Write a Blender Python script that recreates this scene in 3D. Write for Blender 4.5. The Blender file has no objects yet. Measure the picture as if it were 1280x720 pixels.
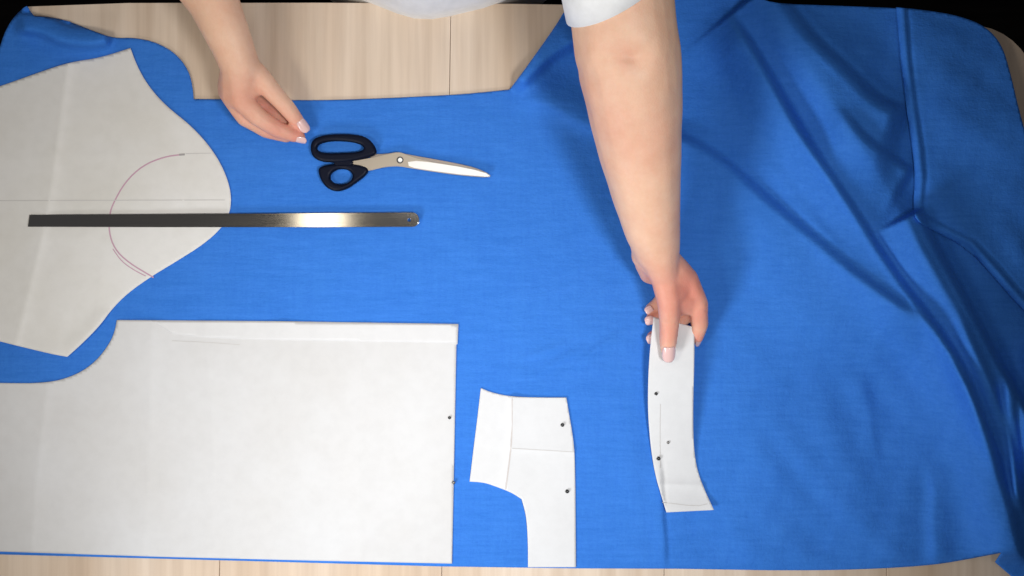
import bpy, bmesh, math, random
import numpy as np
from mathutils import Vector, Matrix
random.seed(4); rng = np.random.RandomState(4)

# ------------------------------------------------------------------ camera, world, lamps, exposure
S = 0.001065            # metres per photo pixel on the table top
H = 1.15                # camera height above the table top
C = bpy.context.scene.collection
cam = bpy.data.cameras.new('camera'); camo = bpy.data.objects.new('camera', cam); C.objects.link(camo)
camo.location = (0, 0, H); camo.rotation_euler = (0, 0, 0)
cam.sensor_width = 36; cam.lens = 36 * H / (1280 * S); cam.clip_start = 0.01; cam.clip_end = 50
bpy.context.scene.camera = camo
sc = bpy.context.scene
w = bpy.data.worlds.new('World'); sc.world = w; w.use_nodes = True
w.node_tree.nodes['Background'].inputs[0].default_value = (0.60, 0.60, 0.64, 1)
w.node_tree.nodes['Background'].inputs[1].default_value = 0.12
sc.view_settings.view_transform = 'Standard'; sc.view_settings.look = 'None'
sc.view_settings.exposure = 0; sc.view_settings.gamma = 1

def area(name, loc, aim, size, power, col, sizey=None, spread=180):
    l = bpy.data.lights.new(name, 'AREA'); l.energy = power; l.color = col; l.size = size
    l.shape = 'DISK' if sizey is None else 'RECTANGLE'
    if sizey: l.size_y = sizey
    l.spread = math.radians(spread)
    o = bpy.data.objects.new(name, l); C.objects.link(o); o.location = loc
    o.rotation_euler = (Vector(aim) - Vector(loc)).to_track_quat('-Z', 'Y').to_euler()
    return o
area('key_lamp', (0.36, -0.18, 1.16), (-0.22, -0.14, 0), 0.24, 2.45, (0.98, 0.99, 1.0), None, 86)
area('warm_lamp', (-0.535, 0.192, 1.30), (-0.18, 0.0, 0), 0.13, 0.14, (1.0, 0.90, 0.72), None, 150)
area('fill_light', (-0.74, -0.22, 1.20), (-0.24, 0.04, 0), 0.30, 1.95, (1.0, 0.92, 0.79), None, 120)  # added fill from the left, placed so its reflection misses the ruler
area('second_lamp', (-0.20, 0.385, 1.35), (0.05, 0.05, 0), 0.24, 0.45, (1.0, 0.96, 0.90), None, 120)
area('raking_light', (-0.66, -0.84, 0.64), (0.34, 0.00, 0), 0.34, 2.6, (0.95, 0.97, 1.0), None, 92)  # unseen raking light from the lower left, added to shade the cloth folds

# ------------------------------------------------------------------ helpers
def W(px, py, z=0.0):
    k = S * (H - z) / H
    return ((px - 640) * k, (360 - py) * k, z)
def Wv(p): return Vector(W(*p))

def obj(name, me, mat=None, parent=None):
    if isinstance(me, bmesh.types.BMesh):
        m = bpy.data.meshes.new(name); me.to_mesh(m); me.free(); me = m
    o = bpy.data.objects.new(name, me); C.objects.link(o)
    if mat:
        me.materials.clear(); me.materials.append(mat)
    if parent:
        o.parent = parent; o.matrix_parent_inverse = parent.matrix_basis.inverted()
    return o
def smooth(o, on=True):
    o.data.polygons.foreach_set('use_smooth', [on] * len(o.data.polygons)); return o
def thing(name, label, cat, loc=(0, 0, 0), group=None):
    o = bpy.data.objects.new(name, None); C.objects.link(o); o.location = loc; o.empty_display_size = 0.05
    return tag(o, label, cat, group)
def tag(o, label, cat, group=None):
    o['label'] = label; o['category'] = cat
    if group: o['group'] = group
    return o
def struct(o): o['kind'] = 'structure'; return o

def material(name, color, rough=0.6, spec=0.5, metal=0.0, **kw):
    m = bpy.data.materials.new(name); m.use_nodes = True
    b = m.node_tree.nodes['Principled BSDF']
    b.inputs['Base Color'].default_value = (*color, 1); b.inputs['Roughness'].default_value = rough
    b.inputs['Specular IOR Level'].default_value = spec; b.inputs['Metallic'].default_value = metal
    for k, v in kw.items(): b.inputs[k].default_value = v
    return m
def nodes(m):
    nt = m.node_tree; return nt, nt.nodes, nt.links, nt.nodes['Principled BSDF']
def noise_col(m, c1, c2, scale, stretch=(1, 1, 1), detail=4, lo=0.35, hi=0.65, rot=0.0, rough=0.6):
    nt, N, L, b = nodes(m)
    tc = N.new('ShaderNodeTexCoord'); mp = N.new('ShaderNodeMapping'); mp.inputs['Scale'].default_value = stretch
    mp.inputs['Rotation'].default_value = (0, 0, rot)
    no = N.new('ShaderNodeTexNoise'); no.inputs['Scale'].default_value = scale; no.inputs['Detail'].default_value = detail
    no.inputs['Roughness'].default_value = rough
    cr = N.new('ShaderNodeValToRGB'); cr.color_ramp.elements[0].position = lo; cr.color_ramp.elements[1].position = hi
    cr.color_ramp.elements[0].color = (*c1, 1); cr.color_ramp.elements[1].color = (*c2, 1)
    L.new(tc.outputs['Object'], mp.inputs[0]); L.new(mp.outputs[0], no.inputs['Vector']); L.new(no.outputs[0], cr.inputs[0])
    return tc, cr
def mix(m, a, b_, fac, mode='MIX'):
    nt, N, L, b = nodes(m)
    x = N.new('ShaderNodeMix'); x.data_type = 'RGBA'; x.blend_type = mode
    if isinstance(fac, (int, float)): x.inputs[0].default_value = fac
    else: L.new(fac, x.inputs[0])
    for s, v in ((6, a), (7, b_)):
        if isinstance(v, tuple): x.inputs[s].default_value = (*v, 1)
        else: L.new(v, x.inputs[s])
    return x.outputs[2]
def bump(m, src, strength, dist, prev=None):
    nt, N, L, b = nodes(m)
    bp = N.new('ShaderNodeBump'); bp.inputs['Strength'].default_value = strength; bp.inputs['Distance'].default_value = dist
    L.new(src, bp.inputs['Height'])
    if prev: L.new(prev, bp.inputs['Normal'])
    L.new(bp.outputs[0], b.inputs['Normal']); return bp.outputs[0]

# ------------------------------------------------------------------ materials
# wood laminate, grain running up and down the picture
wood = material('wood_laminate', (0.6, 0.45, 0.3), 0.42, 0.4)
tc, r1 = noise_col(wood, (0.68, 0.53, 0.40), (0.83, 0.70, 0.575), 14, (1.0, 0.06, 1), 6, 0.30, 0.70)
tc, r2 = noise_col(wood, (0.62, 0.56, 0.50), (1, 1, 1), 60, (1.0, 0.035, 1), 5, 0.25, 0.62)
tc, r4 = noise_col(wood, (0.84, 0.78, 0.70), (1, 1, 1), 4.5, (1.0, 0.10, 1), 3, 0.38, 0.58)
wc = mix(wood, r1.outputs[0], r2.outputs[0], 0.5, 'MULTIPLY')
wc = mix(wood, wc, r4.outputs[0], 0.8, 'MULTIPLY')
nodes(wood)[2].new(wc, nodes(wood)[3].inputs['Base Color']); bump(wood, r2.outputs[0], 0.15, 0.0004)
table_core = material('table_core', (0.34, 0.24, 0.16), 0.7)
leg_metal = material('dark_metal', (0.03, 0.03, 0.03), 0.4)
floor_m = material('dark_floor', (0.006, 0.005, 0.005), 0.9, 0.1)
_, fr = noise_col(floor_m, (0.0035, 0.003, 0.003), (0.009, 0.007, 0.006), 7, (1, 6, 1))
nodes(floor_m)[2].new(fr.outputs[0], nodes(floor_m)[3].inputs['Base Color'])

# cotton: slubby weave, soft mottling, a fine crosswise thread relief
def cotton(name, ca, cb):
    m = material(name, cb, 0.72, 0.10)
    nt, N, L, b = nodes(m)
    tc, h = noise_col(m, ca, cb, 130, (0.16, 1.7, 1), 6, 0.22, 0.78)
    _, v = noise_col(m, (0.88, 0.91, 0.96), (1, 1, 1), 130, (1.7, 0.16, 1), 5, 0.25, 0.60)
    _, q = noise_col(m, (0.91, 0.935, 0.97), (1.0, 1.0, 1.0), 9, (1, 1, 1), 6, 0.32, 0.62, rough=0.75)
    _, ty = noise_col(m, (0, 0, 0), (1, 1, 1), 420, (0.5, 1.6, 1), 2, 0.3, 0.7)
    _, ty2 = noise_col(m, (0, 0, 0), (1, 1, 1), 420, (1.6, 0.5, 1), 2, 0.3, 0.7)
    c = mix(m, h.outputs[0], v.outputs[0], 0.75, 'MULTIPLY')
    c = mix(m, c, q.outputs[0], 0.85, 'MULTIPLY')
    th = mix(m, ty.outputs[0], ty2.outputs[0], 0.5, 'ADD')
    sh = mix(m, (0.86, 0.89, 0.95), (1.05, 1.04, 1.02), th)
    c = mix(m, c, sh, 0.8, 'MULTIPLY')
    L.new(c, b.inputs['Base Color'])
    n = bump(m, th, 0.35, 0.0005); _, w2 = noise_col(m, (0, 0, 0), (1, 1, 1), 16, (1, 1, 1), 7, 0.2, 0.8, rough=0.6)
    bump(m, w2.outputs[0], 0.55, 0.0035, n)
    b.inputs['Sheen Weight'].default_value = 0.02; b.inputs['Sheen Roughness'].default_value = 0.5
    b.inputs['Sheen Tint'].default_value = (0.3, 0.5, 1, 1)
    return m
blue = cotton('blue_cotton', (0.034, 0.182, 0.63), (0.050, 0.225, 0.74))

def paper_mat(name, c, warm):
    m = material(name, c, 0.75, 0.2)
    nt, N, L, b = nodes(m)
    _, a = noise_col(m, warm, (1, 1, 1), 5, (1, 1, 1), 4, 0.35, 0.6)
    _, g = noise_col(m, (0.96, 0.96, 0.96), (1, 1, 1), 80, (1, 1, 1), 5, 0.3, 0.6)
    cc = mix(m, c, a.outputs[0], 1.0, 'MULTIPLY'); cc = mix(m, cc, g.outputs[0], 0.8, 'MULTIPLY')
    L.new(cc, b.inputs['Base Color']); bump(m, g.outputs[0], 0.12, 0.0004)
    b.inputs['Subsurface Weight'].default_value = 0.0
    return m
paper = paper_mat('pattern_paper', (0.69, 0.69, 0.695), (0.955, 0.945, 0.93))
paper_white = paper_mat('white_paper', (0.725, 0.73, 0.74), (0.975, 0.97, 0.965))
paper_band = paper_mat('band_paper', (0.725, 0.725, 0.73), (0.98, 0.98, 0.98))
paper_grey = paper_mat('thin_pattern_paper', (0.765, 0.755, 0.735), (0.93, 0.92, 0.89))
pencil = material('pencil', (0.36, 0.345, 0.34), 0.7)
crease_shade_m = material('crease_shade', (0.60, 0.555, 0.53), 0.8)
faint = material('faint_pencil', (0.59, 0.575, 0.56), 0.7)
pink_pen = material('pink_pen', (0.55, 0.33, 0.43), 0.7)
steel = material('ruler_steel', (0.50, 0.475, 0.44), 0.17, 0.5, 1.0)
_, sg = noise_col(steel, (0.10, 0.10, 0.10), (0.14, 0.14, 0.14), 300, (0.05, 4, 1), 3)
nodes(steel)[2].new(sg.outputs[0], nodes(steel)[3].inputs['Roughness'])
blade_m = material('blade_steel', (0.50, 0.44, 0.365), 0.40, 0.5, 1.0)
blade_dark = material('inner_blade_steel', (0.34, 0.30, 0.27), 0.35, 0.5, 1.0)
bevel_m = material('ground_steel', (0.93, 0.93, 0.93), 0.33, 0.5, 1.0)
handle_m = material('black_plastic', (0.003, 0.005, 0.016), 0.42, 0.13)
pin_m = material('pin_dark', (0.05, 0.05, 0.05), 0.3, 0.5, 0.6)
pin_grey = material('pin_grey', (0.20, 0.19, 0.18), 0.35, 0.5, 0.6)
shirt_m = material('white_knit', (0.86, 0.86, 0.85), 0.8, 0.2)
_, sk = noise_col(shirt_m, (0.82, 0.82, 0.81), (0.89, 0.89, 0.88), 60, (1, 1, 1), 4)
nodes(shirt_m)[2].new(sk.outputs[0], nodes(shirt_m)[3].inputs['Base Color']); bump(shirt_m, sk.outputs[0], 0.3, 0.001)
trouser_m = material('dark_trousers', (0.015, 0.015, 0.018), 0.9, 0.2)
hair_m = material('brown_hair', (0.06, 0.035, 0.02), 0.5, 0.4)
_, hr = noise_col(hair_m, (0.03, 0.017, 0.01), (0.10, 0.055, 0.03), 90, (6, 0.4, 0.4), 4)
nodes(hair_m)[2].new(hr.outputs[0], nodes(hair_m)[3].inputs['Base Color'])
nail_m = material('fingernail', (0.80, 0.53, 0.50), 0.16, 0.6)
nail_m.node_tree.nodes['Principled BSDF'].inputs['Coat Weight'].default_value = 0.5
skin = material('skin', (0.70, 0.47, 0.36), 0.50, 0.35)
nt, N, L, b = nodes(skin)
at = N.new('ShaderNodeAttribute'); at.attribute_name = 'redness'
_, mo = noise_col(skin, (0.92, 0.80, 0.76), (1.0, 1.0, 1.0), 34, (1, 1, 1), 8, 0.3, 0.66, rough=0.7)
_, po = noise_col(skin, (0, 0, 0), (1, 1, 1), 420, (1, 1, 1), 3)
base = mix(skin, (0.80, 0.53, 0.375), (0.72, 0.265, 0.20), at.outputs['Fac'])
cc = mix(skin, base, mo.outputs[0], 0.9, 'MULTIPLY'); L.new(cc, b.inputs['Base Color'])
bump(skin, po.outputs[0], 0.25, 0.0004)
b.inputs['Subsurface Weight'].default_value = 0.25; b.inputs['Subsurface Radius'].default_value = (1, 0.35, 0.2)
b.inputs['Subsurface Scale'].default_value = 0.006

# ------------------------------------------------------------------ floor and table
bm = bmesh.new(); bmesh.ops.create_grid(bm, x_segments=1, y_segments=1, size=6)
for v in bm.verts: v.co.z = -0.75
struct(obj('floor', bm, floor_m))

def arc(cx, cy, r, a0, a1, n=8):
    return [(cx + r * math.cos(math.radians(a0 + (a1 - a0) * i / n)), cy - r * math.sin(math.radians(a0 + (a1 - a0) * i / n))) for i in range(n + 1)]
T_OUT = [(-12, 240), (6, 100), (10, 55), (20, 27), (35, 8), (160, 3.5), (400, 3.2), (640, 4.5), (900, 9), (1100, 17), (1200, 27)] + arc(1212, 115, 84, 80, 0) + [(1298, 700)] + arc(1218, 730, 80, 0, -90) + [(68, 810)] + arc(68, 730, 80, -90, -180)
def clip(poly, f):
    out = []
    for i in range(len(poly)):
        a, b2 = poly[i], poly[(i + 1) % len(poly)]; fa, fb = f(a), f(b2)
        if fa >= 0: out.append(a)
        if (fa >= 0) != (fb >= 0):
            t = fa / (fa - fb); out.append((a[0] + (b2[0] - a[0]) * t, a[1] + (b2[1] - a[1]) * t))
    return out
def prism(poly, z0, z1):
    bm = bmesh.new()
    top = [bm.verts.new(W(x, y)[:2] + (z1,)) for x, y in poly]; bot = [bm.verts.new(W(x, y)[:2] + (z0,)) for x, y in poly]
    bm.faces.new(top); bm.faces.new(bot[::-1])
    for i in range(len(poly)):
        j = (i + 1) % len(poly); bm.faces.new((top[i], bot[i], bot[j], top[j]))
    bmesh.ops.recalc_face_normals(bm, faces=bm.faces); return bm
table = thing('table', 'light wood laminate table with vertical planks under the blue cloth', 'table', (0, -0.03, -0.75))
seam = lambda k, y: 558 + 278 * k - (y - 360) * 0.016
for k in range(-2, 3):
    g = 0.28
    p = clip(T_OUT, lambda q: q[0] - seam(k, q[1]) - g) if k > -2 else T_OUT
    p = clip(p, lambda q: seam(k + 1, q[1]) - g - q[0]) if k < 2 else p
    o = obj('plank', prism(p, -0.022, 0), wood, table)
    bv = o.modifiers.new('bevel', 'BEVEL'); bv.width = 0.0006; bv.segments = 2; bv.limit_method = 'ANGLE'
obj('core_board', prism([((x - 640) * 0.985 + 640, (y - 405) * 0.985 + 405) for x, y in T_OUT], -0.034, -0.0225), table_core, table)
def box(x0, x1, y0, y1, z0, z1, bev=0.0):
    bm = bmesh.new(); bmesh.ops.create_cube(bm, size=1)
    for v in bm.verts: v.co = ((x0 + x1) / 2 + v.co.x * (x1 - x0), (y0 + y1) / 2 + v.co.y * (y1 - y0), (z0 + z1) / 2 + v.co.z * (z1 - z0))
    if bev: bmesh.ops.bevel(bm, geom=bm.edges[:], offset=bev, segments=2, affect='EDGES')
    return bm
for sx in (-1, 1):
    for sy in (-1, 1):
        obj('leg', box(sx * 0.60 - 0.02, sx * 0.60 + 0.02, -0.045 + sy * 0.34 - 0.02, -0.045 + sy * 0.34 + 0.02, -0.75, -0.0345, 0.003), leg_metal, table)
for sy in (-1, 1):
    obj('apron', box(-0.575, 0.575, -0.045 + sy * 0.34 - 0.01, -0.045 + sy * 0.34 + 0.01, -0.10, -0.035, 0.002), leg_metal, table)

# ------------------------------------------------------------------ sheets (cloth and paper) as fine grids cut to an outline
def smooth_poly(pts, corner=32, it=2):
    for _ in range(it):
        out = []; n = len(pts)
        for i in range(n):
            a, b2, c = np.array(pts[i - 1], float), np.array(pts[i], float), np.array(pts[(i + 1) % n], float)
            u, v = b2 - a, c - b2
            ang = abs(math.degrees(math.atan2(u[0] * v[1] - u[1] * v[0], u @ v)))
            if ang > corner or ang < 1.0: out.append(tuple(b2))
            else: out += [tuple(b2 - u * 0.25), tuple(b2 + v * 0.25)]
        pts = out
    return pts
def inside(P, X, Y):
    r = np.zeros(X.shape, bool); n = len(P)
    for i in range(n):
        x1, y1 = P[i]; x2, y2 = P[(i + 1) % n]
        if y1 == y2: continue
        c = ((y1 > Y) != (y2 > Y)) & (X < (x2 - x1) * (Y - y1) / (y2 - y1) + x1); r ^= c
    return r
def near_on(P, X, Y, closed=True):
    best = np.full(X.shape, 1e9); bx = X.copy(); by = Y.copy(); n = len(P)
    for i in range(n if closed else n - 1):
        a = np.array(P[i], float); b2 = np.array(P[(i + 1) % n], float); d = b2 - a; l = d @ d
        if l == 0: continue
        t = np.clip(((X - a[0]) * d[0] + (Y - a[1]) * d[1]) / l, 0, 1)
        qx, qy = a[0] + t * d[0], a[1] + t * d[1]; dd = (X - qx) ** 2 + (Y - qy) ** 2
        m = dd < best; best[m] = dd[m]; bx[m] = qx[m]; by[m] = qy[m]
    return np.sqrt(best), bx, by
def sheet(name, poly, cell, zf, mat, parent=None, thick=0.0004, corner=32, ang=0.0, jitter=0):
    P = smooth_poly(poly, corner); A = np.array(P)
    x0, y0 = A.min(0) - 2 * cell; x1, y1 = A.max(0) + 2 * cell
    xs = np.arange(x0, x1, cell); ys = np.arange(y0, y1, cell)
    nx, ny = len(xs), len(ys); X, Y = np.meshgrid(xs, ys)
    cx, cy = X[:-1, :-1] + cell / 2, Y[:-1, :-1] + cell / 2
    ins = inside(P, cx, cy)
    used = np.zeros((ny, nx), bool); full = np.ones((ny, nx), int) * 0
    for dy in (0, 1):
        for dx in (0, 1):
            used[dy:ny - 1 + dy, dx:nx - 1 + dx] |= ins; full[dy:ny - 1 + dy, dx:nx - 1 + dx] += ins
    bd = used & (full < 4)
    bxv, byv = X[bd], Y[bd]; _, qx, qy = near_on(P, bxv, byv)
    n = len(poly)
    for i in range(n):   # keep sharp corners
        a, b2, c = np.array(poly[i - 1], float), np.array(poly[i], float), np.array(poly[(i + 1) % n], float)
        u, v = b2 - a, c - b2
        if abs(math.degrees(math.atan2(u[0] * v[1] - u[1] * v[0], u @ v))) > corner:
            k = np.argmin((bxv - b2[0]) ** 2 + (byv - b2[1]) ** 2); qx[k], qy[k] = b2
    X = X.copy(); Y = Y.copy(); X[bd] = qx; Y[bd] = qy
    idx = -np.ones((ny, nx), int); idx[used] = np.arange(used.sum())
    px, py = X[used], Y[used]; z = zf(px, py)
    if jitter:
        pass
    k = S * (H - z) / H
    co = np.stack([(px - 640) * k, (360 - py) * k, z], 1)
    f = np.stack([idx[:-1, :-1][ins], idx[1:, :-1][ins], idx[1:, 1:][ins], idx[:-1, 1:][ins]], 1)
    me = bpy.data.meshes.new(name); me.from_pydata(co.tolist(), [], f.tolist()); me.update()
    o = smooth(obj(name, me, mat, parent))
    so = o.modifiers.new('thickness', 'SOLIDIFY'); so.thickness = thick; so.offset = -1
    return o

def sines(X, Y, n, wl0, wl1, seed):
    r = np.random.RandomState(seed); z = np.zeros_like(X)
    for _ in range(n):
        wl = r.uniform(wl0, wl1); a = r.uniform(0, math.pi); p = r.uniform(0, 6.28)
        z = z + np.sin((X * math.cos(a) + Y * math.sin(a)) * 2 * math.pi / wl + p)
    return z / math.sqrt(n)
def sstep(x, a, b2):
    t = np.clip((x - a) / (b2 - a), 0, 1); return t * t * (3 - 2 * t)
def poly_sd(P, X, Y):
    """signed distance to an open polyline (positive to the right of travel in the picture) and 0..1 position along it"""
    P = np.array(P, float); seg = np.diff(P, axis=0); ln = np.hypot(*seg.T); cum = np.concatenate([[0], np.cumsum(ln)])
    best = np.full(X.shape, 1e9); s = np.zeros(X.shape); tt = np.zeros(X.shape)
    for i in range(len(seg)):
        t = ((X - P[i, 0]) * seg[i, 0] + (Y - P[i, 1]) * seg[i, 1]) / ln[i] ** 2
        tc = np.clip(t, 0, 1); dx = X - (P[i, 0] + tc * seg[i, 0]); dy = Y - (P[i, 1] + tc * seg[i, 1])
        d = np.hypot(dx, dy); cr = seg[i, 0] * dy - seg[i, 1] * dx; m = d < best
        best[m] = d[m]; s[m] = np.sign(cr)[m]; tt[m] = ((cum[i] + tc * ln[i]) / cum[-1])[m]
    return best * s, tt
def spline(P, it=2):
    P = [tuple(map(float, p)) for p in P]
    for _ in range(it):
        Q = [P[0]]
        for a, b2 in zip(P[:-1], P[1:]):
            Q += [(a[0] * .75 + b2[0] * .25, a[1] * .75 + b2[1] * .25), (a[0] * .25 + b2[0] * .75, a[1] * .25 + b2[1] * .75)]
        P = Q + [P[-1]]
    return P
# folds: line, height (m), width on the image-left/below side, width on the other side, groove depth, groove half width, taper at start / end
FOLDS = [
    ([(893, 8), (915, 36), (938, 72), (965, 118), (1005, 185), (1060, 262), (1100, 328), (1160, 412), (1200, 470), (1232, 560), (1262, 650), (1278, 720)], 0.021, 46, 15, 0.004, 6, .08, .05),
    ([(800, 160), (850, 178), (900, 206), (960, 262), (1010, 305), (1060, 345), (1130, 393), (1172, 425)], 0.012, 70, 17, 0.002, 6, .12, .15),
    ([(950, -15), (1000, 48), (1050, 100), (1092, 138), (1138, 152)], 0.020, 60, 22, 0.003, 6, .02, .12),
    ([(1030, 128), (1075, 175), (1110, 205), (1141, 222)], 0.009, 42, 14, 0.002, 5, .4, .1),
    ([(985, 135), (1030, 195), (1090, 275), (1150, 360), (1205, 462), (1245, 560), (1270, 640)], 0.012, 16, 24, 0.0, 4, .2, .25),
    ([(1141, 262), (1166, 312), (1210, 398), (1252, 470), (1285, 525), (1330, 600)], 0.020, 30, 12, 0.004, 5, .02, .0),
    ([(1180, 440), (1215, 500), (1240, 560), (1256, 600)], 0.006, 14, 8, 0.002, 3, .3, .3),
    ([(1258, 455), (1263, 520), (1268, 580), (1276, 650)], 0.008, 7, 12, 0.002, 3, .2, .2),
    ([(1296, 395), (1300, 500), (1310, 620)], 0.012, 20, 20, 0.0, 3, .2, .2),
    ([(840, 95), (880, 130), (930, 200), (965, 262)], 0.005, 45, 35, 0.0, 4, .4, .4),
    ([(638, 113), (655, 96), (680, 74), (718, 46), (760, 20)], 0.016, 10, 32, 0.003, 3, .15, .4),
    ([(640, 118), (690, 128), (730, 150), (790, 180)], 0.006, 14, 30, 0.0, 4, .2, .4),
    ([(14, 37), (45, 35), (58, 39), (80, 52), (105, 54), (142, 47)], 0.011, 8, 24, 0.005, 3, .15, .1),
    ([(880, 320), (960, 365), (1040, 425), (1110, 500)], 0.004, 60, 45, 0.0, 4, .4, .4),
    ([(925, 150), (975, 225), (1040, 310), (1100, 365)], 0.0034, 20, 12, 0.0, 4, .35, .35),
    ([(990, 60), (1050, 150), (1110, 240), (1160, 330), (1205, 405)], 0.006, 30, 18, 0.0, 4, .3, .25),
    ([(1100, 230), (1160, 330), (1220, 440), (1262, 540)], 0.005, 18, 12, 0.001, 4, .3, .2),
    ([(1000, 450), (1060, 560), (1085, 700)], 0.003, 40, 30, 0.0, 4, .4, .2),
    ([(1190, 380), (1232, 470), (1262, 560), (1280, 660)], 0.007, 12, 9, 0.002, 4, .2, .1),
    ([(1072, 455), (1088, 530), (1098, 600)], 0.0018, 16, 8, 0.0, 3, .3, .4),
    ([(1160, 560), (1172, 620), (1170, 706)], 0.0045, 12, 22, 0.0, 3, .4, .0),
    ([(1120, 480), (1150, 560), (1130, 640), (1120, 706)], 0.0035, 30, 30, 0.0, 3, .4, .0),
    ([(822, 560), (826, 620), (829, 660), (831, 711)], 0.0022, 14, 5, 0.0008, 3, .25, .0),
    ([(700, 470), (730, 450), (760, 425), (790, 410)], 0.0016, 7, 5, 0.0, 3, .4, .4),
    ([(655, 480), (690, 455), (740, 430)], 0.0013, 5, 5, 0.0, 3, .4, .4),
    ([(640, 455), (675, 440), (720, 428)], 0.0011, 5, 5, 0.0, 3, .4, .4),
    ([(1010, 30), (1060, 60), (1110, 75)], 0.004, 30, 20, 0.0, 3, .4, .3),
    ([(780, 470), (790, 560), (800, 700)], 0.0012, 22, 18, 0.0, 3, .4, .0),
]
FOLDS = [(spline(f[0]),) + f[1:] for f in FOLDS]
def cloth_z(X, Y):
    z = np.full(X.shape, 0.0032)
    right = sstep(X + (Y - 360) * 0.25, 780, 1050)
    z = z + 0.00034 * sines(X, Y, 9, 60, 190, 3) * (1 - right)
    z = z + right * (0.004 + 0.0013 * sines(X, Y, 8, 110, 300, 5) + 0.0005 * sines(X, Y, 8, 30, 80, 6))
    uu = X * 0.80 - Y * 0.60 + 14 * np.sin(Y / 90.0 + X / 150.0); vv = (X * 0.60 + Y * 0.80) * 0.22
    z = z + right * 0.0011 * sines(uu, vv, 10, 26, 75, 17) * (0.35 + 0.65 * sstep(sines(X, Y, 5, 150, 400, 19), -0.6, 1.2))
    z = z + 0.00018 * sines(X * 0.5 + Y * 0.86, (X * 0.86 - Y * 0.5) * 0.3, 8, 20, 50, 23) * sstep(np.hypot(X - 690, (Y - 440) * 1.3), 150, 40)
    z = z + right * 0.0030 * sines(uu, vv, 7, 70, 150, 29) * sstep(X + Y * 0.3, 900, 1080) * (1 - 0.45 * sstep(Y, 450, 640))
    z = z + 0.012 * sstep(X - Y * 0.7, 860, 1010) * sstep(Y, 420, 150)
    for P, h, wl, wr, gd, gw, ta, tb in FOLDS:
        xs = [p[0] for p in P]; ys = [p[1] for p in P]; R = 3 * max(wl, wr)
        m = (X > min(xs) - R) & (X < max(xs) + R) & (Y > min(ys) - R) & (Y < max(ys) + R)
        if not m.any(): continue
        d, t = poly_sd(P, X[m], Y[m])
        d = d + min(1.0, wr / 12) * 1.2 * np.sin(t * 11 + xs[0])
        env = (sstep(t, 0, ta) if ta > 0 else 1.0) * (sstep(1 - t, 0, tb) if tb > 0 else 1.0)
        wd = np.where(d > 0, wl, wr)
        z[m] += env * (h * (1.9 if h > 0.0035 else 1.5) * np.exp(-(d / wd) ** 2) - 1.8 * gd * np.exp(-((d + wr * 0.9) / gw) ** 2))
    z = z * 1.0
    z = np.maximum(z, 0.0012)
    # hem edges lie down on the table; beyond the table's sides the cloth hangs
    z = z * (1 - 0.75 * sstep(Y, 690, 712)) + 0.002 * sstep(Y, 690, 712)
    z = z - 0.25 * sstep(X, 1300, 1360) ** 1 - 0.25 * sstep(-X, 16, 90)
    return z
CLOTH = [(-80, 95), (-8, 88), (2, 50), (12, 28), (24, 14), (33, 8), (43, 20), (62, 21), (85, 26), (112, 37), (142, 48), (168, 47), (196, 53),
         (220, 67), (235, 87), (240, 105), (242, 124), (300, 124), (400, 126), (500, 122), (580, 118), (637, 112), (655, 88), (680, 53), (700, 24),
         (716, -4), (780, -20), (880, -22), (945, -8), (960, 4), (1040, 7), (1120, 10), (1160, 13), (1200, 20), (1232, 33), (1252, 56), (1263, 95), (1271, 130), (1286, 185),
         (1312, 255), (1350, 330), (1350, 770), (1300, 748), (1266, 722), (1244, 703), (1252, 691), (1210, 699), (1170, 706), (1100, 711), (1000, 713.5), (850, 711), (720, 710.5),
         (550, 708), (300, 701), (0, 693), (-80, 691)]
cloth = sheet('fabric', CLOTH, 2.4, cloth_z, blue, None, 0.0011, 40)
tag(cloth, 'royal blue cotton fabric spread over the table, gathered in folds at the right', 'fabric')
FLAP = [(1120, 9), (1126, 80), (1134, 140), (1141, 190), (1144, 222), (1141, 262), (1147, 276), (1166, 288), (1210, 311), (1240, 344), (1278, 388), (1340, 440),
        (1345, 330), (1313, 256), (1287, 186), (1272, 130), (1264, 95), (1253, 56), (1232.5, 33), (1200, 20), (1160, 13)]
FE = FLAP[:12]
def flap_z(X, Y):
    d, t = poly_sd(FE, X, Y); d = np.abs(d)
    return cloth_z(X, Y) + 0.0035 + 0.0045 * np.exp(-((d - 6) / 6.5) ** 2) - 0.0022 * np.exp(-((d - 14) / 2.5) ** 2) + 0.004 * sstep(d, 0, 10) \
        + 0.002 * sines(X, Y, 6, 90, 200, 11) * sstep(d, 10, 60)
obj_flap = sheet('fabric_flap', FLAP, 2.4, flap_z, blue, cloth, 0.0013, 40)
# low layer that peeks out at the bottom right corner
HEM = [(0, 693), (300, 701), (550, 708), (720, 710.5), (850, 711), (1000, 713.5), (1100, 711), (1170, 706), (1210, 699), (1252, 691)]

# ------------------------------------------------------------------ paper patterns
def paper_z(lift, waves=0.0003, seed=1, extra=None):
    def f(X, Y):
        z = cloth_z(X, Y) + lift + waves * (1 + sines(X, Y, 6, 120, 320, seed)) 
        return z + (extra(X, Y) if extra else 0)
    return f
def ridge(P, h, wl, wr):
    P = spline(P)
    return lambda X, Y: (lambda d: h * np.exp(-(np.abs(d) / np.where(d > 0, wl, wr))))(poly_sd(P, X, Y)[0])
def addf(*fs): return lambda X, Y: sum(f(X, Y) for f in fs)

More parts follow.
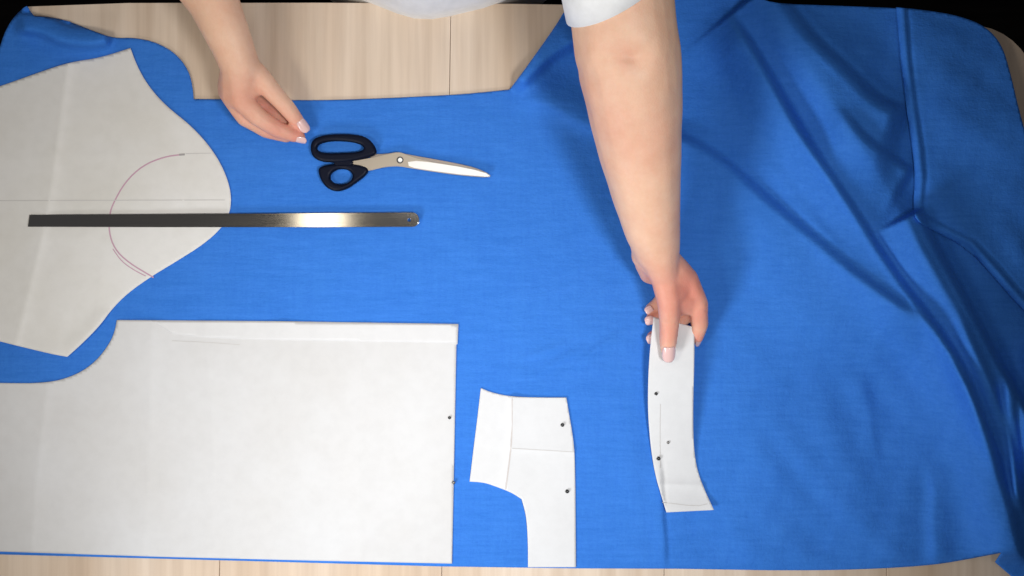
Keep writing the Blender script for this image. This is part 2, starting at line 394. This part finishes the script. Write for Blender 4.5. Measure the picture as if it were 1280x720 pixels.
def ribbon(name, pts, width, zf, mat, parent, it=2, lift=0.00025):
    P = np.array(spline(pts, it)); Q = [P[0]]
    for a, b2 in zip(P[:-1], P[1:]):
        n = max(1, int(np.hypot(*(b2 - a)) / 4))
        for i in range(1, n + 1): Q.append(a + (b2 - a) * i / n)
    Q = np.array(Q); t = np.gradient(Q, axis=0); t /= np.hypot(*t.T)[:, None] + 1e-9; nrm = np.stack([-t[:, 1], t[:, 0]], 1)
    A = Q + nrm * width / 2; B = Q - nrm * width / 2
    M = np.concatenate([A, B]); z = zf(M[:, 0], M[:, 1]) + lift
    k = S * (H - z) / H; co = np.stack([(M[:, 0] - 640) * k, (360 - M[:, 1]) * k, z], 1); n = len(Q)
    me = bpy.data.meshes.new(name); me.from_pydata(co.tolist(), [], [(i, i + 1, n + i + 1, n + i) for i in range(n - 1)])
    bm = bmesh.new(); bm.from_mesh(me); bmesh.ops.recalc_face_normals(bm, faces=bm.faces)
    if bm.faces and sum(f.normal.z for f in bm.faces) < 0: bmesh.ops.reverse_faces(bm, faces=bm.faces)
    bm.to_mesh(me); bm.free()
    return obj(name, me, mat, parent)

# sleeve pattern, upper left
SLEEVE = [(-70, 130), (0, 108), (50, 90), (86, 78), (126, 72), (163, 60), (171, 82), (185, 107), (207, 132), (240, 158), (264, 185), (280, 212), (289, 240), (288, 265),
          (278, 284), (255, 305), (220, 327), (190, 345), (160, 366), (140, 386), (124, 408), (100, 432), (84, 446), (66, 443), (0, 427), (-70, 408)]
sl_ex = addf(ridge([(87, 70), (76, 150), (66, 230), (55, 290), (38, 360), (18, 440)], 0.0036, 34, 6), ridge([(-70, 290), (40, 300), (110, 294), (150, 280)], 0.0008, 18, 10),
             ridge([(110, 450), (122, 380), (128, 320)], 0.0006, 14, 10), ridge([(-40, 200), (60, 196), (220, 192)], 0.0007, 22, 14),
             lambda X, Y: 0.0035 * np.exp(-(near_on([(-70, 408), (0, 427), (84, 446), (130, 400)], X, Y, False)[0] / 14) ** 2))
sl_z = paper_z(0.0018, 0.0005, 21, sl_ex)
sleeve = sheet('sleeve_pattern', SLEEVE, 3.0, sl_z, paper_grey, None, 0.0004, 35)
tag(sleeve, 'rounded greyish sleeve pattern paper with a pink curved line, under the steel ruler', 'paper pattern', 'paper sewing patterns on the fabric')
ribbon('pencil_or_crease_shade', [(-65, 251), (100, 250.5), (281, 250)], 1.1, sl_z, faint, sleeve)
ribbon('pink_line', [(228, 193), (205, 196), (178, 207), (156, 228), (141, 255), (137, 268), (136, 290), (143, 311), (160, 328), (192, 347)], 1.7, sl_z, pink_pen, sleeve)
ribbon('pink_line', [(141, 311), (152, 327), (168, 338), (182, 345)], 1.2, sl_z, pink_pen, sleeve)
ribbon('pencil_or_crease_shade', [(224, 193.5), (231, 193)], 2.4, sl_z, pencil, sleeve, 0, 0.0004)
ribbon('pencil_or_crease_shade', [(232, 192), (264, 191.5)], 0.9, sl_z, faint, sleeve)

# bodice pattern, lower left
BODICE = [(-70, 476), (0, 479), (60, 479), (95, 469), (120, 452), (138, 428), (144, 412), (146, 400), (350, 401.5), (573, 405), (572, 430), (570.5, 431), (568, 560), (565, 704.5),
          (400, 701), (200, 696), (0, 689.5), (-70, 687)]
bo_ex = addf(ridge([(190, 405), (187, 560), (180, 700)], 0.0022, 30, 14), ridge([(350, 402), (352, 560), (345, 702)], 0.0018, 14, 36), ridge([(60, 480), (45, 600), (40, 690)], 0.0022, 25, 10), ridge([(255, 405), (268, 560), (262, 700)], 0.0013, 12, 22), ridge([(455, 405), (448, 560), (452, 702)], 0.0013, 22, 10),
             ridge([(20, 560), (250, 590), (560, 600)], 0.0004, 40, 40))
bo_z = paper_z(0.0009, 0.0004, 31, bo_ex)
bodice = sheet('bodice_pattern', BODICE, 3.0, bo_z, paper, None, 0.0004, 20)
tag(bodice, 'large rectangular white bodice pattern paper with a curved armhole, lower left', 'paper pattern', 'paper sewing patterns on the fabric')
BAND = [(190, 401.2), (350, 402.4), (572, 405.8), (571.6, 428.8), (350, 425), (260, 423), (215, 417)]
sheet('folded_band', BAND, 3.0, lambda X, Y: bo_z(X, Y) + 0.0004, paper_band, bodice, 0.00025, 20)
ribbon('pencil_or_crease_shade', [(215, 426), (262, 428), (300, 431)], 0.7, bo_z, faint, bodice)

# yoke-shaped small pattern
YOKE = [(601, 485), (615, 491), (640, 496), (675, 497), (708, 497), (711, 515), (717, 550), (719, 580), (720, 709), (660, 709), (660, 680), (658, 645), (652, 624), (640, 616), (622, 609), (605, 603), (587, 602), (592, 560), (597, 520)]
yo_ex = addf(ridge([(640, 490), (640, 545), (634, 580), (632, 612)], 0.0030, 2.5, 22), ridge([(640, 561), (680, 563), (722, 565)], 0.0012, 3, 16))
yo_z = paper_z(0.0010, 0.0004, 41, yo_ex)
yoke = sheet('front_pattern', YOKE, 2.2, yo_z, paper_white, None, 0.0004, 30)
tag(yoke, 'small white L-shaped pattern paper with fold creases, between bodice and held strip', 'paper pattern', 'paper sewing patterns on the fabric')
ribbon('pencil_or_crease_shade', [(640, 497), (640, 545), (637, 575), (632, 612)], 1.6, yo_z, crease_shade_m, yoke, 1)  # shading of the fold, painted as a darker ribbon along the crease
ribbon('pencil_or_crease_shade', [(640, 560.5), (716, 565)], 0.9, yo_z, faint, yoke, 0)

# strip held by the hand
STRIP = [(817, 396), (845, 403), (868, 409), (868, 450), (866.5, 500), (866.5, 545), (869, 575), (874, 595), (882, 615), (892.5, 637.5), (833, 640.5), (827, 620), (820, 598), (814, 565), (810, 520), (810, 480), (812, 440)]
def strip_z(X, Y):
    u = sstep(Y, 600, 425)
    return np.maximum(cloth_z(X, Y) + 0.0012, 0.0048) + 0.0262 * u + 0.006 * np.exp(-((Y - 641) / 22.0) ** 2) - 0.0022 * np.exp(-((Y - 600) / 6.0) ** 2) * 0 \
        + 0.0010 * np.cos((X - 839) / 30 * 1.5) + 0.0022 * np.exp(-np.abs(Y - 606 - (X - 850) * .04) / 6)
strip = sheet('facing_strip', STRIP, 2.0, strip_z, paper_white, None, 0.0004, 25)
tag(strip, 'long curved white paper strip held up at its top by the hand', 'paper pattern', 'paper sewing patterns on the fabric')
ribbon('pencil_or_crease_shade', [(825.5, 505), (825, 545), (825.5, 585)], 1.0, strip_z, faint, strip, 1)
ribbon('pencil_or_crease_shade', [(828, 628), (870, 633), (884, 630)], 0.9, strip_z, faint, strip, 1)

# ------------------------------------------------------------------ pins
def pin(px, py, zf, ang, mat, label, r=0.0023):
    z = float(zf(np.array([float(px)]), np.array([float(py)]))[0]); loc = Wv((px, py, z))
    t = thing('dressmaking_pin', label, 'pin', loc, 'dark headed pins in the paper')
    bm = bmesh.new(); bmesh.ops.create_uvsphere(bm, u_segments=16, v_segments=10, radius=r)
    for v in bm.verts: v.co = v.co * 1.0; v.co.z = v.co.z * 0.7 + r * 0.6
    bm.transform(Matrix.Translation(loc)); smooth(obj('pin_head', bm, mat, t))
    bm = bmesh.new(); L_ = 0.006
    bmesh.ops.create_cone(bm, segments=8, radius1=0.0003, radius2=0.00006, depth=L_, cap_ends=True)
    bm.transform(Matrix.Translation(loc + Vector((math.cos(ang) * L_ / 2, math.sin(ang) * L_ / 2, -0.0008))) @ Matrix.Rotation(ang, 4, 'Z') @ Matrix.Rotation(math.radians(118), 4, 'Y'))
    smooth(obj('pin_shaft', bm, paper_white if False else steel, t))
pin(562, 522, bo_z, 3.0, pin_m, 'small dark pin head near the right edge of the bodice paper, upper of two', 0.0021)
pin(567, 603, bo_z, 2.9, pin_grey, 'small grey pin head on the right edge of the bodice paper, lower of two', 0.0023)
pin(703, 531, yo_z, 3.3, pin_m, 'dark pin head in the upper part of the small L-shaped paper', 0.0025)
pin(709, 614, yo_z, 3.3, pin_m, 'dark pin head in the narrow leg of the small L-shaped paper', 0.0026)
pin(820, 492, strip_z, -1.3, pin_m, 'dark pin head near the left edge of the held strip, highest of three', 0.0022)
pin(835, 553, strip_z, -1.5, pin_grey, 'grey pin head in the middle of the held strip', 0.0019)
pin(823, 573, strip_z, 1.5, pin_m, 'black pin head near the left edge of the held strip, lowest of three', 0.0026)

# ------------------------------------------------------------------ flat cut shapes with rounded edges (ruler, scissors)
def plate(name, loops, z, thick, bev, mat, parent, res=2):
    cu = bpy.data.curves.new(name, 'CURVE'); cu.dimensions = '2D'; cu.fill_mode = 'BOTH'
    for lp in loops:
        sp = cu.splines.new('POLY'); sp.points.add(len(lp) - 1); sp.use_cyclic_u = True
        for i, (x, y) in enumerate(lp):
            X, Y, _ = W(x, y, z); sp.points[i].co = (X, Y, 0, 1)
    cu.extrude = max(thick / 2 - bev, 0.00005); cu.bevel_depth = bev; cu.bevel_resolution = res; cu.offset = -bev
    o = bpy.data.objects.new('temporary', cu); C.objects.link(o)
    bpy.context.view_layer.update()
    me = bpy.data.meshes.new_from_object(o.evaluated_get(bpy.context.evaluated_depsgraph_get()))
    bpy.data.objects.remove(o); bpy.data.curves.remove(cu)
    me.transform(Matrix.Translation((0, 0, z)))
    m = obj(name, me, mat, parent)
    m.data.polygons.foreach_set('use_smooth', [False] * len(me.polygons))
    return m
def ell(cx, cy, rx, ry, rot=0, n=28):
    c, s = math.cos(math.radians(rot)), math.sin(math.radians(rot))
    return [(cx + rx * math.cos(t) * c - ry * math.sin(t) * s, cy + rx * math.cos(t) * s + ry * math.sin(t) * c) for t in [2 * math.pi * i / n for i in range(n)]]

ruler = thing('steel_ruler', 'long narrow steel ruler lying across the sleeve pattern and blue fabric', 'ruler', W(280, 275, 0.008))
body_px = [(37, 268.5), (200, 267.6), (400, 266.4), (516, 265.6)] + [(516 + 8 * math.sin(a), 274.6 - 9 * math.cos(a)) for a in [math.pi * i / 10 for i in range(1, 10)]] + [(516, 283.6), (400, 284), (200, 284), (35, 283.5)]
plate('ruler_blade', [body_px, ell(511.5, 274.8, 2.1, 2.1, 0, 14)], 0.0100, 0.0009, 0.00018, steel, ruler)

SC = 0.010
sciss = thing('scissors', 'black handled tailor scissors lying closed on the blue fabric', 'scissors', W(500, 200, 0.004))
up_out = smooth_poly([(388, 186), (390, 176), (400, 170), (421, 167.5), (447, 168.5), (460, 172.5), (468, 181), (471.5, 190), (469, 194), (456, 198), (437, 202.5), (417, 203.5), (400, 202), (391, 196)], 180, 3)
up_in = smooth_poly([(396, 184.5), (400, 179.5), (415, 176.3), (435, 177), (450, 180), (456, 185), (451, 190), (431, 191.3), (407, 192), (398, 189)], 180, 3)
lo_out = smooth_poly([(397.5, 213), (401, 208.5), (413, 205.5), (437, 204.5), (455, 207.5), (461.5, 212), (458, 219), (447, 227.5), (435, 236), (423, 240), (411, 237), (402, 227)], 180, 3)
lo_in = ell(427, 221, 14, 9.5, -4)
plate('handle', [up_out, up_in], 0.0100, 0.010, 0.0036, handle_m, sciss, 4)
plate('handle', [lo_out, lo_in], 0.0085, 0.010, 0.0036, handle_m, sciss, 4)
plate('handle_stop', [smooth_poly([(417, 199), (442, 199), (441, 209), (418, 209)], 180, 2)], 0.0090, 0.008, 0.002, handle_m, sciss)
for o in sciss.children: smooth(o)
bl2 = [(462, 193), (484, 192.3), (497, 189.8), (512, 193.5), (535, 197.5), (573, 204.5), (595, 209.8), (611, 217), (600, 219), (540, 212), (500, 206), (480, 203), (464, 200)]
bl1 = [(438, 202), (459, 198.3), (480, 194), (493, 190.5), (502, 190.5), (512, 195.5), (535, 202), (573, 207.8), (595, 212.2), (609, 216.6), (613, 219.2), (611, 222), (595, 221), (573, 219), (543, 215), (512, 210), (500, 208), (488, 208.2), (476, 210), (461, 214), (446, 212)]
b2o = plate('blade', [smooth_poly(bl2, 60, 1)], 0.0068, 0.0018, 0.0003, blade_dark, sciss)
b1o = plate('blade', [smooth_poly(bl1, 60, 1)], 0.0092, 0.0022, 0.0003, blade_m, sciss)
# hollow ground face along the front blade: a thin wedge, higher on its upper edge
bm = bmesh.new()
gf = [(510, 202.5), (520, 201.2), (535, 202.5), (573, 208.3), (593, 212.4), (608, 216.8), (611.5, 219.2), (610, 221), (593, 219.6), (573, 217.8), (543, 213.8), (518, 210), (511, 207.5)]
tv = []
for x, y in gf:
    X, Y, _ = W(x, y, 0.0105)
    tv.append(bm.verts.new((X, Y, 0.01045 + 0.0006 + 0.05 * (Y - W(0, 212, .01)[1]) + 0.012 * (X - W(560, 0, .01)[0]))))
bvs = [bm.verts.new((v.co.x, v.co.y, 0.0096)) for v in tv]
bm.faces.new(tv)
for i in range(len(tv)):
    j = (i + 1) % len(tv); bm.faces.new((tv[i], tv[j], bvs[j], bvs[i]))
bmesh.ops.recalc_face_normals(bm, faces=bm.faces)
obj('ground_face', bm, bevel_m, b1o)
def disk(name, px, py, z, r, h, mat, parent, bev=0.0005):
    bm = bmesh.new(); bmesh.ops.create_cone(bm, segments=28, radius1=r, radius2=r, depth=h, cap_ends=True)
    bmesh.ops.bevel(bm, geom=[e for e in bm.edges if len(e.link_faces) == 2 and e.calc_face_angle(0) > 1], offset=bev, segments=3, affect='EDGES')
    bm.transform(Matrix.Translation(W(px, py, z))); return obj(name, bm, mat, parent)
disk('pivot_washer', 500, 200, 0.0106, 0.0046, 0.0012, pin_m, sciss)
disk('pivot_screw', 500.2, 200, 0.0117, 0.0029, 0.0014, bevel_m, sciss)

# ------------------------------------------------------------------ person
def rcone(bm, a, ra, b2, rb, seg=24):
    t = bmesh.new()
    for c, r in ((a, ra), (b2, rb)):
        bmesh.ops.create_uvsphere(t, u_segments=seg, v_segments=seg * 2 // 3, radius=r, matrix=Matrix.Translation(c))
    h = bmesh.ops.convex_hull(t, input=t.verts)
    bmesh.ops.delete(t, geom=list(set(g for g in h['geom_interior'] if isinstance(g, bmesh.types.BMVert))), context='VERTS')
    me = bpy.data.meshes.new('t'); t.to_mesh(me); t.free(); bm.from_mesh(me); bpy.data.meshes.remove(me)
def hull(bm, balls, seg=16):
    t = bmesh.new()
    for c, r in balls: bmesh.ops.create_uvsphere(t, u_segments=seg, v_segments=seg * 2 // 3, radius=r, matrix=Matrix.Translation(c))
    h = bmesh.ops.convex_hull(t, input=t.verts)
    bmesh.ops.delete(t, geom=list(set(g for g in h['geom_interior'] if isinstance(g, bmesh.types.BMVert))), context='VERTS')
    me = bpy.data.meshes.new('t'); t.to_mesh(me); t.free(); bm.from_mesh(me); bpy.data.meshes.remove(me)
def chain(bm, pts, seg=24):
    """pts: (px, py, z, radius in metres)"""
    for a, b2 in zip(pts[:-1], pts[1:]): rcone(bm, Wv(a[:3]), a[3], Wv(b2[:3]), b2[3], seg)
def R(pxr, z): return pxr * S * (H - z) / H

person = thing('person', 'person in a white shirt leaning over the table, one hand holding the paper strip', 'person', (-0.11, 0.50, -0.75))
bm = bmesh.new()
# arm at the picture's right
arm = [(772, -60, .262), (775, -10, .246), (779, 25, .234), (783, 60, .222), (789, 100, .203), (795, 150, .177), (801.5, 200, .151), (809, 250, .126), (815, 285, .106), (821, 312, .090)]
rad = [66, 67, 66.5, 67, 64, 57.5, 50, 41.5, 35, 29]
armR = [(x, y, z, R(r * 0.985, z)) for (x, y, z), r in zip(arm, rad)]
chain(bm, armR)
hull(bm, [(Wv(armR[-2][:3]), armR[-2][3] * .98), (Wv((829, 340, .078)), .020)])
hull(bm, [(Wv(armR[-3][:3]), armR[-3][3] * .9), (Wv((812, 326, .066)), .019)])
shR = Vector((0.075, 0.50, 0.40)); rcone(bm, Wv(armR[0][:3]), armR[0][3], shR, 0.062)
# hand at the picture's right: thumb on top, fingers curled under the strip
WRr = (824, 322, .080)
thumb = [(830, 345, .076, .0175), (837, 376, .068, .0150), (836.5, 404, .055, .0126), (835.5, 428, .0445, .0112), (835, 437, .0420, .0092)]
chain(bm, thumb)
idx = [(858, 349, .062, .0150), (873, 380, .050, .0125), (875, 404, .034, .0108), (870, 421, .022, .0092)]
mid = [(856, 352, .044, .0140), (862, 388, .027, .0115), (842, 409, .0165, .0100), (816, 421, .0160, .0082)]
rin = [(846, 350, .028, .0135), (848, 380, .0155, .0110), (832, 394, .0125, .0092), (814, 399, .0125, .0078)]
pin_f = [(834, 346, .020, .0120), (832, 368, .0125, .0098), (822, 380, .011, .0085), (813, 386, .0105, .0072)]
for f in (idx, mid, rin, pin_f): chain(bm, f)
hull(bm, [(Wv((822, 318, .086)), .021), (Wv((816, 322, .070)), .021), (Wv((858, 349, .062)), .0145), (Wv((834, 345, .074)), .017)])
hull(bm, [(Wv((822, 318, .082)), .022), (Wv((812, 328, .060)), .019), (Wv((856, 352, .044)), .0138), (Wv((846, 350, .028)), .0132), (Wv((812, 342, .036)), .013), (Wv((834, 346, .020)), .0115)])
hull(bm, [(Wv((838, 378, .066)), .0125), (Wv((868, 372, .054)), .0115), (Wv((846, 386, .056)), .0085), (Wv((862, 386, .048)), .009)])
hull(bm, [(Wv((821, 312, .090)), R(26, .09)), (Wv((808, 318, .074)), .019), (Wv((824, 330, .078)), .021)])
hull(bm, [(Wv((830, 340, .076)), .0175), (Wv((837, 376, .068)), .0145), (Wv((858, 352, .060)), .0135), (Wv((862, 366, .052)), .011)])
# arm at the picture's left
armL = [(222, -70, .105, R(37, .105)), (245, -30, .098, R(34.5, .098)), (268, 5, .090, R(31.5, .09)), (281, 35, .082, R(28.5, .08)), (292, 62, .073, R(26, .07)), (300, 82, .066, R(24.5, .066))]
chain(bm, armL)
elL = Wv((222, -70, .105)); elbow = Vector((-0.455, 0.505, 0.125)); shL = Vector((-0.295, 0.53, 0.40))
rcone(bm, elL, armL[0][3], elbow, 0.044); rcone(bm, elbow, 0.044, shL, 0.058)
WRl = (301, 84, .066)
thl = [(320, 92, .058, .0150), (338, 112, .050, .0130), (356, 132, .038, .0112), (369, 148, .028, .0098), (377, 157, .023, .0078)]
ixl = [(301, 124, .055, .0145), (322, 146, .047, .0122), (348, 162, .032, .0105), (366, 169, .023, .0092), (375, 171, .020, .0076)]
mdl = [(298, 118, .040, .0132), (328, 131, .0205, .0104), (348, 148, .0150, .0095), (368, 163, .0110, .0078)]
rgl = [(290, 121, .044, .0138), (307, 148, .033, .0117), (332, 163, .0195, .0099), (358, 171, .0125, .0079)]
pkl = [(283, 108, .030, .0120), (296, 130, .019, .0098), (312, 138, .0125, .0084), (328, 140, .0105, .0070)]
for f in (thl, ixl, mdl, rgl, pkl): chain(bm, f)
hull(bm, [(Wv(WRl), R(24, .066)), (Wv((301, 124, .055)), .0142), (Wv((291, 122, .047)), .0136), (Wv((285, 116, .038)), .013), (Wv((283, 108, .030)), .0115)])
hull(bm, [(Wv(WRl), R(23, .066)), (Wv((320, 92, .058)), .0145), (Wv((301, 124, .055)), .0138), (Wv((322, 108, .050)), .010)])
# trunk, neck and head, all beyond the table's far edge
hull(bm, [(Vector((-0.11, 0.54, 0.05)), .12), (Vector((-0.11, 0.50, 0.30)), .115), (shR, .055), (shL, .055)])
rcone(bm, Vector((-0.11, 0.50, 0.40)), .058, Vector((-0.11, 0.465, 0.50)), .050)
hull(bm, [(Vector((-0.11, 0.46, 0.60)), .078), (Vector((-0.11, 0.45, 0.52)), .045), (Vector((-0.11, 0.50, 0.59)), .075), (Vector((-0.11, 0.405, 0.545)), .030)])
hull(bm, [(Vector((-0.11, 0.372, 0.575)), .010), (Vector((-0.11, 0.385, 0.61)), .008), (Vector((-0.11, 0.395, 0.57)), .016)])
for sx in (-1, 1): hull(bm, [(Vector((-0.11 + sx * .080, 0.475, 0.600)), .010), (Vector((-0.11 + sx * .084, 0.485, 0.575)), .009), (Vector((-0.11 + sx * .074, 0.47, 0.585)), .012)])
o = obj('temporary', bm)
rm = o.modifiers.new('r', 'REMESH'); rm.mode = 'VOXEL'; rm.voxel_size = 0.0017; rm.use_smooth_shade = True
sm = o.modifiers.new('s', 'SMOOTH'); sm.factor = 0.5; sm.iterations = 16
bpy.context.view_layer.update()
me = bpy.data.meshes.new_from_object(o.evaluated_get(bpy.context.evaluated_depsgraph_get())); bpy.data.objects.remove(o)
n = len(me.vertices); co = np.empty(n * 3); me.vertices.foreach_get('co', co); co = co.reshape(-1, 3)
no = np.empty(n * 3); me.vertices.foreach_get('normal', no); no = no.reshape(-1, 3)
def dent(line, depth, width):
    """press a short crease (3-D polyline) into the skin"""
    P = [np.array(Wv(p)) for p in line]; best = np.full(n, 1e9)
    for a, b2 in zip(P[:-1], P[1:]):
        d = b2 - a; t = np.clip(((co - a) @ d) / (d @ d), 0, 1); best = np.minimum(best, np.linalg.norm(co - (a + t[:, None] * d), axis=1))
    return -no * (depth * np.exp(-(best / width) ** 2))[:, None]
off = np.zeros_like(co)
off += dent([(758, 74, .275), (778, 70, .279), (796, 76, .270)], .0060, .015)
off += dent([(766, 72, .277), (780, 75, .279), (794, 72, .273)], .0022, .006)
off += dent([(724, 86, .205), (742, 92, .235)], .0015, .008)
off += dent([(828, 404, .068), (845, 404, .066)], .0007, .0022)
off += dent([(829, 408, .066), (844, 409, .065)], .0006, .0018)
off += dent([(865, 379, .061), (884, 381, .058)], .0010, .0022)
off += dent([(865, 386, .058), (884, 388, .055)], .0008, .0020)
off += dent([(848, 356, .074), (856, 374, .062)], .0022, .0050)
for q in (0, 7): off += dent([(806, 306 + q, .100), (822, 310 + q, .112), (842, 306 + q, .102)], .0006, .0022)
off += dent([(350, 122, .050), (346, 128, .048)], .0006, .002)
off += dent([(343, 156, .044), (352, 164, .040)], .0006, .002)
for (x, y, z) in ((812, 290, .11),): off += dent([(x, 200, .185), (x + 2, 300, .12)], -.0012, .006)
co2 = co + off
co2 += no * (0.0008 * (np.sin(co[:, :1] * 90 + 1) * np.sin(co[:, 1:2] * 70) * np.sin(co[:, 2:] * 80 + 2)))
me.vertices.foreach_set('co', co2.ravel()); me.update()
red = np.zeros(n)
def blob(p, r, a):
    global red
    q = np.array(Wv(p)); red = np.maximum(red, a * np.exp(-(np.linalg.norm(co - q, axis=1) / r) ** 2))
for p, r, a in (((848, 362, .06), .056, 1.0), ((876, 385, .045), .03, .9), ((870, 420, .022), .02, .95), ((836, 410, .052), .032, .75), ((815, 400, .013), .02, .9), ((816, 420, .016), .02, .9),
                ((372, 168, .02), .022, 1.0), ((345, 160, .03), .03, .75), ((372, 152, .025), .018, .7), ((300, 130, .045), .045, .55), ((335, 135, .03), .022, .8), ((852, 260, .1), .05, .35), ((735, 110, .19), .06, .3), ((780, 73, .277), .018, .26), ((800, 180, .21), .05, .2), ((770, 150, .21), .04, .25)):
    blob(p, r, a)
at_ = me.attributes.new('redness', 'FLOAT', 'POINT'); at_.data.foreach_set('value', red)
smooth(obj('body', me, skin, person))

def nail(tip, prev, up, r, length=1.5, width=0.85, fwd=0.35):
    t = Wv(tip); d = (t - Wv(prev)).normalized(); u = Vector(up); u = (u - d * u.dot(d)).normalized(); s = d.cross(u)
    bm = bmesh.new(); bmesh.ops.create_grid(bm, x_segments=10, y_segments=10, size=1)
    for v in bm.verts:
        a, b2 = v.co.x, v.co.y
        k = math.sqrt(max(0, 1 - (abs(a) ** 2.8) * (.80 if a > 0 else .45)))
        p = t + d * (a * r * length * .5 + r * fwd) + s * (b2 * r * width * k) + u * (r * (0.97 - 0.42 * (b2 * k) ** 2 - 0.10 * a - 0.05 * a * a))
        v.co = p
    bmesh.ops.recalc_face_normals(bm, faces=bm.faces)
    o = smooth(obj('fingernail', bm, nail_m, person)); so = o.modifiers.new('thickness', 'SOLIDIFY'); so.thickness = 0.0006; so.offset = 0
    return o
nail((835, 435, .0430), (835.5, 418, .050), (0, 0, 1), .0100, 2.2, .85, .55)
nail((870, 420, .0225), (875, 402, .034), (0.75, -.15, .6), .0090, 1.7, .8, .5)
nail((816, 421, .0160), (838, 410, .0165), (-.2, -.3, 1), .0080, 1.6, .8, .45)
nail((814, 399, .0125), (832, 394, .0125), (-.2, -.2, 1), .0076, 1.6, .8, .45)
nail((813, 386, .0105), (822, 380, .011), (-.2, -.1, 1), .0070, 1.5, .8, .4)
nail((376, 156, .0235), (365, 142, .031), (.35, .25, 1), .0084, 2.1, .85, .3)
nail((374, 171, .0203), (360, 167, .026), (-.1, -.8, .6), .0078, 1.7, .8, .4)

# shirt: trunk as a lofted shell, plus two short sleeves
def loft(rings, n=48, close=(False, False)):
    bm = bmesh.new(); prev = None
    for (c, ax, ay, tilt, fn) in rings:
        cur = []
        for i in range(n):
            a = 2 * math.pi * i / n; k = fn(a) if fn else 1.0
            cur.append(bm.verts.new(Vector(c) + tilt @ Vector((ax * math.cos(a) * k, ay * math.sin(a) * k, 0))))
        if prev:
            for i in range(n): bm.faces.new((prev[i], prev[(i + 1) % n], cur[(i + 1) % n], cur[i]))
        prev = cur
    bmesh.ops.recalc_face_normals(bm, faces=bm.faces); return bm
I3 = Matrix.Identity(3)
fold_fn = lambda amp, ph: (lambda a: 1 + amp * (math.sin(a * 7 + ph) + 0.6 * math.sin(a * 11 + 2 * ph)))
rings = []
for i, (z, y, ax, ay) in enumerate([(-.16, .535, .205, .150), (-.08, .520, .205, .160), (0.0, .512, .178, .150), (.05, .508, .168, .154), (.10, .514, .168, .148), (.20, .520, .180, .140), (.28, .515, .195, .136),
                                    (.35, .512, .215, .122), (.40, .512, .228, .100), (.43, .512, .215, .082), (.455, .510, .170, .074), (.475, .505, .095, .072)]):
    rings.append(((-.106, y, z), ax, ay, I3, fold_fn(.012, 0.5 + z * 5)))
shirt = smooth(obj('shirt', loft(rings), shirt_m, person)); so = shirt.modifiers.new('thickness', 'SOLIDIFY'); so.thickness = 0.002; so.offset = 1
def sleeve_tube(a, ra, b2, rb, slant, ext):
    a, b2 = Vector(a), Vector(b2); d = (b2 - a).normalized(); q = d.to_track_quat('Z', 'Y').to_matrix(); rg = []
    bm = bmesh.new(); n = 48; prev = None; steps = 12
    for k in range(steps + 2):
        t = min(k / steps, 1.0); cur = []
        rr = ra + (rb - ra) * t - (0.004 if k == steps + 1 else 0)
        for i in range(n):
            an = 2 * math.pi * i / n; p = q @ Vector((math.cos(an), math.sin(an), 0))
            sl = (p.x * slant[0] + p.y * slant[1] + p.z * slant[2]) * t
            cur.append(bm.verts.new(a + d * ((b2 - a).length * t + sl) + p * rr * (1 + .01 * math.sin(3 * an + 2 * t) + .006 * math.sin(7 * an))))
        if prev:
            for i in range(n): bm.faces.new((prev[i], prev[(i + 1) % n], cur[(i + 1) % n], cur[i]))
        prev = cur
    bmesh.ops.recalc_face_normals(bm, faces=bm.faces)
    o = smooth(obj('sleeve', bm, shirt_m, shirt)); so = o.modifiers.new('thickness', 'SOLIDIFY'); so.thickness = 0.0016; so.offset = 1
sleeve_tube(shR + Vector((-.01, 0.03, 0.012)), .074, Wv((774, -14, .246)), R(66.5, .24) + .003, (-.024, 0, 0), 0)
sleeve_tube(shL + Vector((0.03, -0.005, 0.012)), .083, elbow.lerp(shL, .45), .062, (0, 0, 0), 0)
eye_m = material('eye_dark', (0.03, 0.02, 0.015), 0.2); lip_m = material('lips', (0.50, 0.18, 0.16), 0.4)
for sx in (-1, 1):
    bm = bmesh.new(); bmesh.ops.create_uvsphere(bm, u_segments=14, v_segments=10, radius=.0085, matrix=Matrix.Translation((-0.11 + sx * .029, .3975, .604)) @ Matrix.Diagonal((1.4, .6, .6, 1)))
    smooth(obj('eye', bm, eye_m, person))
bm = bmesh.new(); bmesh.ops.create_uvsphere(bm, u_segments=16, v_segments=10, radius=.012, matrix=Matrix.Translation((-0.11, .3795, .545)) @ Matrix.Diagonal((1.6, .5, .5, 1)))
smooth(obj('mouth', bm, lip_m, person))
# trousers
for sx in (-1, 1):
    pass
trs = [((-.095, .545, -.75), .085, .075, I3, None)]
bm = bmesh.new()
for sx in (-1, 1):
    rcone(bm, Vector((-.095 + sx * .10, .56, -.66)), .055, Vector((-.095 + sx * .095, .55, -.20)), .095, 20)
    rcone(bm, Vector((-.095 + sx * .10, .50, -.715)), .032, Vector((-.095 + sx * .10, .58, -.705)), .040, 16)
hull(bm, [(Vector((-.095 - .08, .55, -.16)), .11), (Vector((-.095 + .08, .55, -.16)), .11), (Vector((-.095, .53, -.06)), .13)])
o = obj('trousers', bm, trouser_m, person)
rm = o.modifiers.new('r', 'REMESH'); rm.mode = 'VOXEL'; rm.voxel_size = 0.008; rm.use_smooth_shade = True
# hair
bm = bmesh.new()
hull(bm, [(Vector((-0.11, 0.475, 0.618)), .082), (Vector((-0.11, 0.515, 0.60)), .080), (Vector((-0.11, 0.54, 0.54)), .06)], 28)
o = obj('hair', bm, hair_m, person); rm = o.modifiers.new('r', 'REMESH'); rm.mode = 'VOXEL'; rm.voxel_size = 0.004; rm.use_smooth_shade = True
